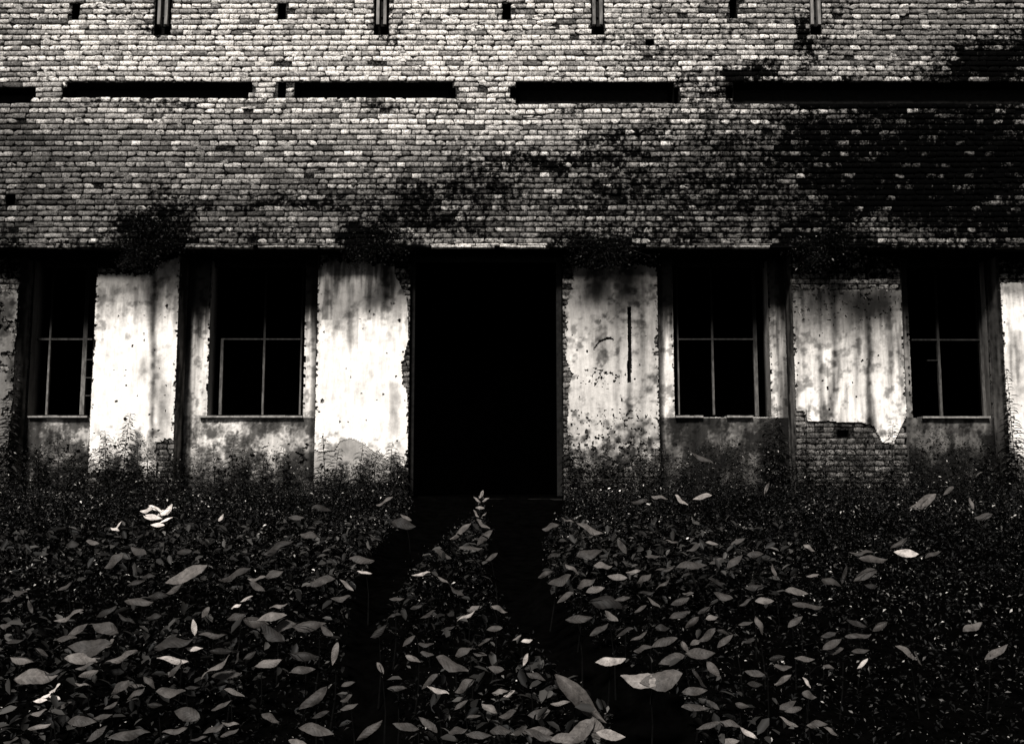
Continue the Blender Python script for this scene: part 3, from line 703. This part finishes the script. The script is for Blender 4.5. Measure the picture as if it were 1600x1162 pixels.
# half-hidden middle-sized leaves under the broad ones
N = 26000
X = rng.uniform(-5.5, 5.5, N); Y = rng.uniform(-10.6, -4.6, N); gz = ground(X, Y); t = rng.random(N)
Z = gz + (.25 + .72 * t) * (canopy(Y) - gz); px, py = proj(X, Y, Z)
dn = fbm(X * 1.1, Y * 1.1, 151) + .25 * np.exp(-((px - 1000) / 240) ** 2) + .12 * (px < 620) - .35 * (px > 1250)
keep = ~on_path(px, py) & (rng.random(N) < sst(.42, .8, dn)) & (py > 800)
X, Y, Z, t = X[keep], Y[keep], Z[keep], t[keep]
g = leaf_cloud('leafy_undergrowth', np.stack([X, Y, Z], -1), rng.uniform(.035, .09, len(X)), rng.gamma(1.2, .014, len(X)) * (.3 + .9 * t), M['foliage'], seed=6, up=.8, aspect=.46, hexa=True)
tag(g, 'dim middle-sized leaves crowding under the broad-leaved weeds', 'undergrowth', kind='stuff')
# rank growth along the foot of the wall
N = 60000
X = rng.uniform(-8.4, 8.4, N); Y = YF - rng.gamma(1.4, .28, N) - .02
hgt = .14 + .85 * fbm(X * 1.6, X * 0 + 3, 141) ** 1.6 + .25 * np.exp(-((X - 3.6) / .5) ** 2) + .2 * np.exp(-((X - 6.2) / 1.2) ** 2)
t = rng.random(N) ** 1.3; Z = ground(X, Y) + .05 + t * (hgt + .16) * np.exp(-(YF - Y) * .5)
bayr = np.zeros(N, bool)
for a, b in ((24, 144), (277, 493), (1030, 1240), (1414, 1568)): bayr |= (X > Xat(a) + .05) & (X < Xat(b) - .05)
Y = np.where(bayr & (rng.random(N) < .45), Y + .33, Y)
keep = (Y < np.where(bayr, YP - .02, YF - .02)) & ~((X > xl + .03) & (X < xr - .03))
X, Y, Z = X[keep], Y[keep], Z[keep]
g = leaf_cloud('wall_foot_growth', np.stack([X, Y, Z], -1), rng.uniform(.015, .045, len(X)), alb_mix(len(X), 8, (.001, .006), (.03, .09), (.2, .5), .09, .02), M['foliage'], seed=4, aspect=.38)
tag(g, 'tangle of fine dark weeds along the foot of the plastered wall', 'undergrowth', kind='stuff')

# ------------------------------------------------------------------ shrubs rooted on the ledge over the piers
for (cx, cy, rx, ry, dens, lab) in ((238, 378, 62, 58, 2600, 'bushy dark shrub on the ledge, its plume reaching highest up the bricks'),
                                    (592, 384, 62, 44, 1900, 'dark shrub on the ledge above the whitest plaster pier by the doorway'),
                                    (948, 394, 78, 32, 1900, 'low dark shrub spread along the ledge above the pier with a vertical slot'),
                                    (1290, 392, 72, 48, 2400, 'dark shrub on the ledge above the pier bared to brick at head and foot')):
    xc, zc = wp(cx, cy, -.03); T_ = bpy.data.objects.new('ledge_shrub', None); COL.objects.link(T_); T_.location = (xc, .0, ZS - .01)
    tag(T_, lab, 'shrub', 'shrubs rooted on the brick ledge')
    mb = MB(); tips = []
    for i in range(22):
        a = random.uniform(0, 2 * math.pi); rr = random.uniform(.3, .95)
        tip = Vector((math.cos(a) * rr * rx / 120, -.10 - random.uniform(0, .16), (cy and (zc - ZS)) + math.sin(a) * rr * ry / 118))
        base = Vector((random.uniform(-.12, .12), .02, .01)); mid = (base + tip) / 2 + Vector((random.uniform(-.05, .05), -.06, .04))
        mb.tube([base, mid, tip], .006, .0025, 4); tips += [tip, mid, (tip + mid) / 2]
    mb.build('stem', M['twig'], T_)
    P = np.array([tips[i] for i in rng.integers(0, len(tips), dens)]) + rng.normal(0, 1, (dens, 3)) * np.array([.075, .045, .06])
    P[:, 1] = np.minimum(P[:, 1], -.03)
    leaf_cloud('foliage', P, rng.uniform(.02, .05, dens), alb_mix(dens, int(cx), (.001, .005), (.02, .05), (.10, .30), .04, .012), M['foliage'], T_, seed=int(cx))

# ------------------------------------------------------------------ tall narrow-leaved weeds against the wall
def tall_weed(px, ytop, ybase, Y, lab, tone, lean=0.0, dens=1.0):
    xb = wp(px, ybase, Y)[0]; zb = float(ground(xb, Y)); zt = wp(px, ytop, Y)[1]; H = zt - zb
    T_ = bpy.data.objects.new('tall_weed', None); COL.objects.link(T_); T_.location = (xb, Y, zb); tag(T_, lab, 'weed', 'tall weeds along the wall')
    pts = [Vector((lean * H * (i / 5) ** 2 + random.uniform(-.008, .008), random.uniform(-.01, .01), H * i / 5)) for i in range(6)]
    mb = MB(); mb.tube(pts, .007, .0025, 5); mb.build('stem', M['twig'], T_)
    V = []; Fc = []; A = []
    nl = int(46 * dens * max(.5, H / .9))
    for i in range(nl):
        f = .18 + .82 * i / nl; c = Vector((lean * H * f * f, 0, H * f)); az = i * 2.4 + random.uniform(-.4, .4)
        ln = .21 * (1.15 - .80 * f) * random.uniform(.75, 1.2); dr = Vector((math.cos(az), math.sin(az), 0)); sd = Vector((-dr.y, dr.x, 0)); wd = ln * .13
        k = len(V); up0 = random.uniform(.35, .7)
        for j, (s, wf) in enumerate(((0, .25), (.35, 1), (.7, .8), (1, .02))):
            p = c + dr * ln * s + Vector((0, 0, ln * (up0 * s - .75 * s * s)))
            V += [p + sd * wd * wf, p + Vector((0, 0, -wd * .5 * wf)), p - sd * wd * wf]
        a_ = tone * random.uniform(.5, 1.5) * (3.5 if random.random() < .08 else 1); A += [a_] * 12
        for j in range(3):
            b = k + j * 3; Fc += [(b, b + 1, b + 4, b + 3), (b + 1, b + 2, b + 5, b + 4)]
    link('foliage', np_mesh('foliage', np.array([tuple(v) for v in V]), [np.array(Fc)], dict(alb=A), smooth=True), M['foliage'], T_)
for a in ((192, 645, 742, .10, 'tallest narrow-leaved weed before the white pier beside the shrub-topped corner', .006, .06, 1.7), (166, 672, 742, .05, 'shorter weed with bunched tip close beside the tallest weed', .006, -.05, 1.5)): tall_weed(*a)
weed_lab = {0: 'narrow-leaved weed rising against the white plaster piers', 1: 'narrow-leaved weed rising against the grey stained plaster piers', 2: 'narrow-leaved weed growing below a window apron'}
for (px, yt, kind) in ((8, 560, 2), (16, 620, 2), (112, 690, 2), (92, 680, 2), (60, 700, 2), (150, 695, 0), (215, 690, 0), (232, 700, 0), (262, 705, 0), (335, 692, 2), (362, 678, 2), (376, 700, 2), (410, 705, 2), (445, 700, 2), (508, 676, 0), (522, 700, 0), (562, 690, 0), (585, 702, 0), (610, 690, 0), (628, 705, 0),
                       (893, 668, 1), (905, 700, 1), (940, 690, 1), (962, 705, 1), (1000, 690, 1), (1022, 700, 1), (1062, 705, 2), (1150, 700, 2), (1196, 640, 2), (1212, 655, 2), (1225, 630, 2), (1260, 640, 1), (1290, 690, 1), (1330, 700, 1), (1392, 660, 1), (1440, 690, 2), (1500, 700, 2), (1588, 575, 1), (1578, 620, 1), (1540, 690, 2)):
    bayq = kind == 2
    tall_weed(px, yt, 742, random.uniform(.35, .55) if bayq and px > 30 else random.uniform(-.12, .16), ({0: 'narrow-leaved weed rising against the white pier ' + ('topped by the tallest shrub' if px < 300 else 'with the broken-off patch at its foot'), 1: 'narrow-leaved weed rising against the ' + ('grey pier with a vertical slot' if px < 1100 else 'pier with a strip of bare brick at its foot' if px < 1450 else 'pale pier beyond the stained sill')}[kind] if kind < 2 else 'narrow-leaved weed growing below the window ' + ('with a row of short rungs' if px < 150 else 'with the unbroken sill' if px < 500 else 'with the broken sill' if px < 1240 else 'with the stained sill')) , (.006 if kind == 0 else .018), random.uniform(-.12, .12), random.uniform(.7, 1.1))

# ------------------------------------------------------------------ broad-leaved weeds of the bank
def leaf_mesh(seed):
    r = random.Random(seed); nx, wid = 12, (.30, .36, .42, .34, .46, .24, .40, .48, .38, .28, .44, .33)[seed % 12]; dome = r.uniform(.25, .85); droop = r.uniform(.04, .26); fold = r.uniform(.05, .38); tw = r.uniform(-.5, .5); bend = r.uniform(-.12, .12)
    V = []; Fc = []
    for i in range(nx + 1):
        s = i / nx; half = wid * .5 * (math.sin(math.pi * s ** .88) ** .85 if 0 < s < 1 else .012) * (1 + .03 * (-1) ** i)
        half = max(half, .008)
        for j, c in enumerate((-1, -.55, 0, .55, 1)):
            y = c * half; z = abs(c) * half * fold + .04 * math.sin(s * 9 + c * 3 + seed) * abs(c) - droop * s * s
            z -= dome * c * c * half; z += tw * y * (s - .4); z += .05 * math.sin(s * 6.5 + seed * 1.7); V.append((s, y + bend * s * s, z))
    for i in range(nx):
        for j in range(4):
            b = i * 5 + j; Fc.append((b, b + 5, b + 6, b + 1))
    return np_mesh('leaf', np.array(V), [np.array(Fc)], smooth=True)
LEAF = [leaf_mesh(s) for s in range(12)]
def curled_mesh(seed):
    r = random.Random(seed); V = []; Fc = []; nx = 9
    for i in range(nx + 1):
        s = i / nx; half = max(.01, .27 * (math.sin(math.pi * s ** .8) ** .7 if 0 < s < 1 else .02)) * (1 + .09 * (-1) ** i)
        for c in (-1, -.5, 0, .5, 1): V.append((s, c * half, .30 * (abs(c) ** 1.5) * half * 2 + .16 * math.sin(s * 5 + seed) - .25 * s * s))
    for i in range(nx):
        for j in range(4): b = i * 5 + j; Fc.append((b, b + 5, b + 6, b + 1))
    return np_mesh('leaf', np.array(V), [np.array(Fc)], smooth=True)
CURL = [curled_mesh(s) for s in range(4)]
for me in LEAF + CURL: me.materials.append(M['leaf'])
# leaves read off the photograph: zoom-x, zoom-y, length, tilt (degrees), tone (d dim, n plain, b bright, w white)
LEFT = '''430,320,65,-20,n 355,350,70,35,n 575,320,50,0,d 860,300,95,38,d 925,215,50,5,n 1005,185,60,-8,d 965,270,55,-10,n 580,388,135,15,b 730,385,110,10,n 855,392,60,20,n 800,402,60,0,b
805,430,55,-20,n 1000,412,90,8,n 1085,425,55,-45,b 1065,467,60,5,n 1140,385,45,-20,w 1135,337,75,-20,n 60,450,55,0,n 200,433,55,30,n 92,495,45,-60,n 210,520,90,30,b 425,415,55,5,d 430,473,90,8,n
540,437,55,35,n 490,455,60,15,d 395,530,60,-20,d 330,500,70,15,d 240,565,70,35,n 330,560,85,-20,n 205,590,60,10,n 280,620,130,5,n 375,650,100,25,b 260,653,110,3,b 265,678,60,25,n 275,697,60,5,b
540,605,120,15,d 660,577,90,-10,n 735,525,60,15,n 850,518,90,0,b 800,540,80,-12,n 885,553,80,10,n 965,545,100,8,n 850,580,90,-30,d 605,620,50,5,w 540,655,100,-15,w 540,685,60,35,n 690,630,70,5,d
740,655,35,80,d 670,675,110,25,b 835,665,85,25,b 705,705,90,12,n 950,640,90,-3,d 945,690,75,8,n 1045,640,70,75,b 1020,572,50,-35,n 110,712,125,5,b 370,745,75,35,n 420,735,65,0,n 420,762,65,25,n
470,725,50,-30,n 255,735,40,0,b 535,755,95,10,n 730,758,70,-10,b 690,800,65,35,n 980,785,110,42,n 1085,735,45,20,n 1080,780,45,25,n 1090,805,55,25,n 195,800,55,30,n 120,825,50,15,b 120,865,65,20,b
250,850,90,5,n 345,805,45,30,n 320,835,60,20,n 585,825,90,-20,n 400,885,130,15,n 545,880,80,10,n 665,870,65,35,n 720,858,50,0,b 715,885,55,30,n 845,840,60,-20,n 985,875,110,-3,n 300,890,70,45,n
1000,830,60,15,d 605,560,50,-80,w 870,488,60,0,b 735,490,40,15,w 770,468,40,15,w 640,510,40,45,b 20,470,50,10,n 45,600,50,15,d 15,555,40,0,n 65,655,70,-5,b 130,635,45,-25,n 340,610,45,40,b 30,910,60,10,n 170,700,50,20,d
1270,215,40,-35,b 1200,160,60,15,b 1260,235,80,-8,d 290,292,40,-5,b 225,300,45,5,d 460,395,45,20,d 480,525,50,5,d 600,745,40,10,d 780,645,40,30,d 930,915,60,-8,b 620,905,50,15,n 480,800,45,0,d
1435,255,85,28,b 1510,275,70,35,n 1470,305,70,8,n 1510,235,50,-25,b 1385,325,60,-15,n 1315,388,60,18,w 1535,338,45,25,n 1385,408,40,-20,b 1430,445,50,-40,n 1335,515,55,35,n 1240,468,45,10,n 1275,597,50,30,n
1330,610,50,10,n 1335,640,45,0,n 1445,635,55,30,n 1415,670,110,-12,n 1495,635,55,-10,n 1340,725,70,35,n 1370,750,70,-10,w 1450,740,70,30,n 1270,865,80,-20,n 1340,860,75,-40,n 1430,880,60,15,n 1495,893,75,5,n
1565,880,70,5,n 1150,880,95,42,n 1440,800,50,35,n 1530,810,55,-30,b 1190,685,40,-50,b 1240,745,60,10,n 1560,755,50,20,b 1585,830,60,20,n 1180,570,60,40,d 1455,520,60,15,w 1545,560,50,0,n 1590,765,40,20,w 1480,500,40,30,b
1560,500,55,-15,b 1300,490,40,5,d 1225,520,40,20,d 1510,600,50,15,n 1550,690,50,-5,n 1400,560,45,25,d 1290,655,50,-20,b 1480,835,45,10,n'''
RIGHT = '''595,25,80,-20,n 795,125,38,60,b 1285,165,90,25,b 1365,130,45,30,n 1438,172,40,-80,b 1475,212,55,10,n 595,148,60,5,w 530,160,50,-30,w 460,147,50,5,b 400,165,60,10,n 245,243,85,-8,b 175,222,45,-10,b
120,243,55,12,n 345,305,55,-65,n 240,325,80,20,n 570,308,45,25,n 705,290,50,30,n 625,295,40,-5,b 560,362,95,8,n 695,352,65,40,n 480,375,60,10,n 410,405,55,30,n 470,420,55,25,n 150,412,75,20,n 100,390,50,35,n
230,420,65,30,n 165,462,60,25,n 285,365,60,0,b 210,530,85,10,n 310,525,50,-35,b 270,562,70,38,n 345,468,50,0,n 300,470,110,3,d 445,478,50,-30,b 525,470,60,8,n 520,515,65,30,n 560,540,55,30,n 400,500,45,25,n
395,588,60,30,n 405,618,60,30,n 475,598,85,10,n 610,583,65,35,n 665,600,65,40,n 665,570,50,-5,n 625,528,40,10,b 550,452,35,0,n 660,462,60,-15,n 730,545,45,20,n 780,550,60,-55,b 790,475,60,3,b 890,445,75,-3,b
925,482,100,5,n 885,540,60,35,n 1090,322,70,12,n 1130,340,90,5,n 1235,325,75,-10,w 1210,298,60,35,n 1315,328,60,25,n 1040,395,60,70,d 1105,390,85,15,n 1125,425,45,0,d 1000,410,70,-5,n 820,385,50,-70,b
500,655,85,10,n 590,638,95,5,n 1080,545,65,-25,d 1080,578,80,15,n 1150,550,55,20,n 1000,610,70,30,n 1010,630,60,12,n 915,655,60,5,b 1090,630,60,10,n 1095,670,45,30,w 990,580,50,5,d 990,678,35,0,n
570,757,80,8,n 570,805,80,6,n 630,690,60,-50,b 590,715,70,-40,d 845,720,60,25,b 845,680,55,5,n 760,700,60,-15,n 925,730,40,-60,w 860,800,55,35,n 880,815,55,5,n 865,855,60,-25,b 615,862,75,5,n 680,852,65,3,n
720,800,45,-10,n 630,800,45,-40,n 760,735,50,0,d 930,770,50,-15,n 950,855,60,20,n 1000,880,50,-40,b 150,795,60,10,b 85,830,70,15,n 75,705,60,-5,n 40,660,45,60,w 45,598,35,20,w 85,562,35,-10,b 130,615,45,30,n
15,590,30,20,b 940,395,40,0,b 760,425,60,-5,d 380,385,50,10,b 330,400,60,-10,b 190,370,50,-20,b 260,440,60,15,b 130,330,50,10,d 420,445,50,15,d 640,410,55,-5,d 730,480,45,35,n 600,500,45,15,d 740,600,40,10,d 830,650,50,0,d
540,620,40,-60,b 575,605,40,20,b 350,570,60,20,d 470,560,45,0,d 640,350,50,10,n 500,290,40,-10,b 440,335,45,10,n 760,330,50,5,n 930,310,40,-25,b 85,885,95,0,n 20,880,60,20,n 200,780,40,0,n 680,915,60,10,b 740,890,60,-30,w'''
TONE = dict(d=.014, n=.034, b=.085, w=.28)
leaves = []
for src, ox in ((LEFT, 0), (RIGHT, 800)):
    for it in src.split():
        a = it.split(','); leaves.append((ox + float(a[0]) / 2, 700 + float(a[1]) / 2, float(a[2]) / 2, float(a[3]), TONE[a[4]], None))
def leaf_pos(px, py, lift=0.0):
    d = min(row_depth(py + lift), 11.2); r = ray(px, py); t = d / r[1]
    return Vector((r[0] * t, d - D, ZE + r[2] * t)), d
def put_leaf(parent, origin, px, py, ln_px, ang, tone, phi=None, mesh=None, wscale=1.0, dj=.10):
    p, d = leaf_pos(px, py); dd = random.uniform(-dj, dj)
    p = p + (p - Vector((0, -D, ZE))).normalized() * dd
    ln = ln_px * 1.0 / F * (d + dd); a = R(ang)
    ax = Vector((math.cos(a), random.uniform(-.25, .2), math.sin(a) * 1.05))
    if random.random() < .45: ax.x, ax.z, ang = -ax.x, -ax.z, ang + 180
    ax.normalize()
    ph = R(random.uniform(30, 66)) if phi is None else R(phi)
    nrm = Vector((random.uniform(-.15, .15), -math.cos(ph), math.sin(ph)))
    y = nrm.cross(ax).normalized(); z = ax.cross(y)
    m = Matrix((ax, y, z)).transposed().to_4x4()
    me = mesh or random.choice(LEAF)
    o = bpy.data.objects.new('leaf', me); COL.objects.link(o); o.parent = parent
    base = p - ax * ln * .5
    o.matrix_local = Matrix.Translation(base - Vector(origin)) @ m @ Matrix.Diagonal((ln, ln * wscale * random.uniform(.85, 1.15), ln, 1))
    tn = tone * random.uniform(.75, 1.3); o.color = (tn, tn, tn, 1)
    return base
def region(px, py):
    if 560 < px < 905 and py > 790 and not (px > 835 and py < 1020): return 1
    return 0 if px < 700 else 2
LAB = {0: ('broad-leaved weed on the bank before the white plaster piers', 'broad-leaved weeds before the white piers'),
       1: ('broad-leaved weed on the tongue of bank between the two black paths', 'broad-leaved weeds between the paths'),
       2: ('broad-leaved weed on the bank before the grey stained piers', 'broad-leaved weeds before the grey piers')}
def make_plant(lv, label, group, name='broad_leaved_weed', cat='weed', mesh=None, **kw):
    ps = [leaf_pos(l[0], l[1])[0] for l in lv]; c = sum(ps, Vector()) / len(ps)
    c.y += .06; root = Vector((c.x + random.uniform(-.05, .05), c.y, float(ground(c.x, c.y)) - .05))
    T_ = bpy.data.objects.new(name, None); COL.objects.link(T_); T_.location = root; tag(T_, label, cat, group)
    topz = max(p.z for p in ps) - root.z
    mb = MB(); crown = Vector((c.x - root.x, 0, topz * .92)); mb.tube([Vector((0, 0, 0)), crown * .5 + Vector((.01, .01, 0)), crown], .005, .002, 5)
    for l in lv:
        b = put_leaf(T_, root, *l[:5], mesh=(mesh or (l[5] if len(l) > 5 else None)), **kw) - root
        s = crown * max(.25, min(.98, (b.z - .03) / max(crown.z, .05))); mb.tube([s, (s + b) / 2 + Vector((0, 0, .012)), b], .002, .0014, 4)
    mb.build('stem', M['palestem'], T_); return T_
clusters = []
leaves = [l for l in leaves if l[1] > 1115 or not (inpoly(np.array(l[0]), np.array(l[1]), PATHS[0]) or inpoly(np.array(l[0]), np.array(l[1]), PATHS[1]))]
for l in leaves:
    best = None
    for c in clusters:
        dd = math.hypot(l[0] - c['c'][0], (l[1] - c['c'][1]) * 1.3)
        if dd < 46 and len(c['l']) < 6 and region(l[0], l[1]) == c['r'] and (best is None or dd < best[0]): best = (dd, c)
    if best:
        c = best[1]; c['l'].append(l); n_ = len(c['l']); c['c'] = (sum(q[0] for q in c['l']) / n_, sum(q[1] for q in c['l']) / n_)
    else: clusters.append(dict(c=(l[0], l[1]), l=[l], r=region(l[0], l[1])))
NUM = {1: 'one', 2: 'two', 3: 'three', 4: 'four', 5: 'five', 6: 'six'}
WHERE = {0: 'before the white piers', 1: 'between the two black paths', 2: 'before the grey stained piers'}
for c in clusters:
    nw = sum(l[4] >= .25 for l in c['l']); nb = sum(l[4] == TONE['b'] for l in c['l']); dk = all(l[4] <= TONE['d'] for l in c['l'])
    look = 'one leaf whitish' if nw == 1 else ('whitish leaves' if nw else ('one leaf pale' if nb == 1 else ('several leaves pale' if nb else ('all leaves dim' if dk else 'leaves plain grey'))))
    where = 'high on the bank ' if c['c'][1] < 850 else ('low on the bank ' if c['c'][1] > 1050 else 'halfway up the bank ')
    make_plant(c['l'], NUM[len(c['l'])] + '-leaved weed, ' + look + ', ' + where + WHERE[c['r']], LAB[c['r']][1])
# single plants one can name
make_plant([(912, 1090, 112, -38, .075, LEAF[0])], 'single very large spotted leaf hanging over the black path', None, phi=28, wscale=1.0, dj=0)
make_plant([(1004, 1060, 62, -10, .20, LEAF[8]), (1034, 1062, 66, 14, .075, LEAF[4])], 'large curled pale leaf pair lying over the widest part of the black path', None, phi=42, dj=.02)
make_plant([(955, 1025, 46, -6, .34, LEAF[2])], 'lone arched whitish leaf at the edge of the black path', None, phi=62, dj=0)
make_plant([(840, 1140, 50, -8, .07, None), (905, 1143, 60, 34, .09, None), (933, 1140, 42, -75, .10, None), (955, 1146, 46, -4, .24, None), (880, 1150, 40, 15, .08, None)], 'coarse big-leaved weed at the tip of the tongue between the paths', None, mesh=None, phi=38, wscale=1.2)
make_plant([(228, 796, 24, 10, .5, None), (243, 793, 22, -15, .6, None), (255, 800, 24, 25, .55, None), (240, 806, 26, -5, .5, None), (262, 795, 20, 60, .5, None), (258, 811, 24, 10, .6, None), (246, 819, 22, -8, .6, None), (233, 808, 18, -30, .4, None)], 'small weed with a rosette of near-white leaves standing out of dark ground cover', None)
make_plant([(70, 1085, 26, 20, .5, None), (84, 1074, 24, 30, .55, None), (62, 1093, 24, 0, .4, None), (85, 1088, 22, -20, .4, None)], 'small white-leaved weed among broad leaves before the window with rungs', None)
make_plant([(184, 820, 16, 40, .4, None), (180, 826, 14, -20, .35, None), (345, 808, 14, 60, .3, None)], 'tiny pale sprig in the ground cover near the white-leaved rosette', None)
make_plant([(1420, 1016, 44, -40, .06, None), (1436, 1028, 26, -50, .05, None)], 'lone drooping dark leaf over bare fine ground cover', None, dj=0)
make_plant([(752, 772, 14, 60, .2, None), (746, 780, 14, -50, .14, None), (758, 779, 12, 40, .16, None), (750, 792, 14, -10, .12, None), (745, 801, 14, -40, .12, None), (756, 803, 10, 30, .1, None)], 'thin upright sprig of small leaves in front of the black doorway', None)
for (x_, y_, l_, a_) in ((1518, 976, 36, 32), (1556, 1016, 46, 36)): make_plant([(x_, y_, l_, a_, .08, None)], 'single upward-slanting leaf on a thin stem amid fine ground cover', 'single slanting leaves')
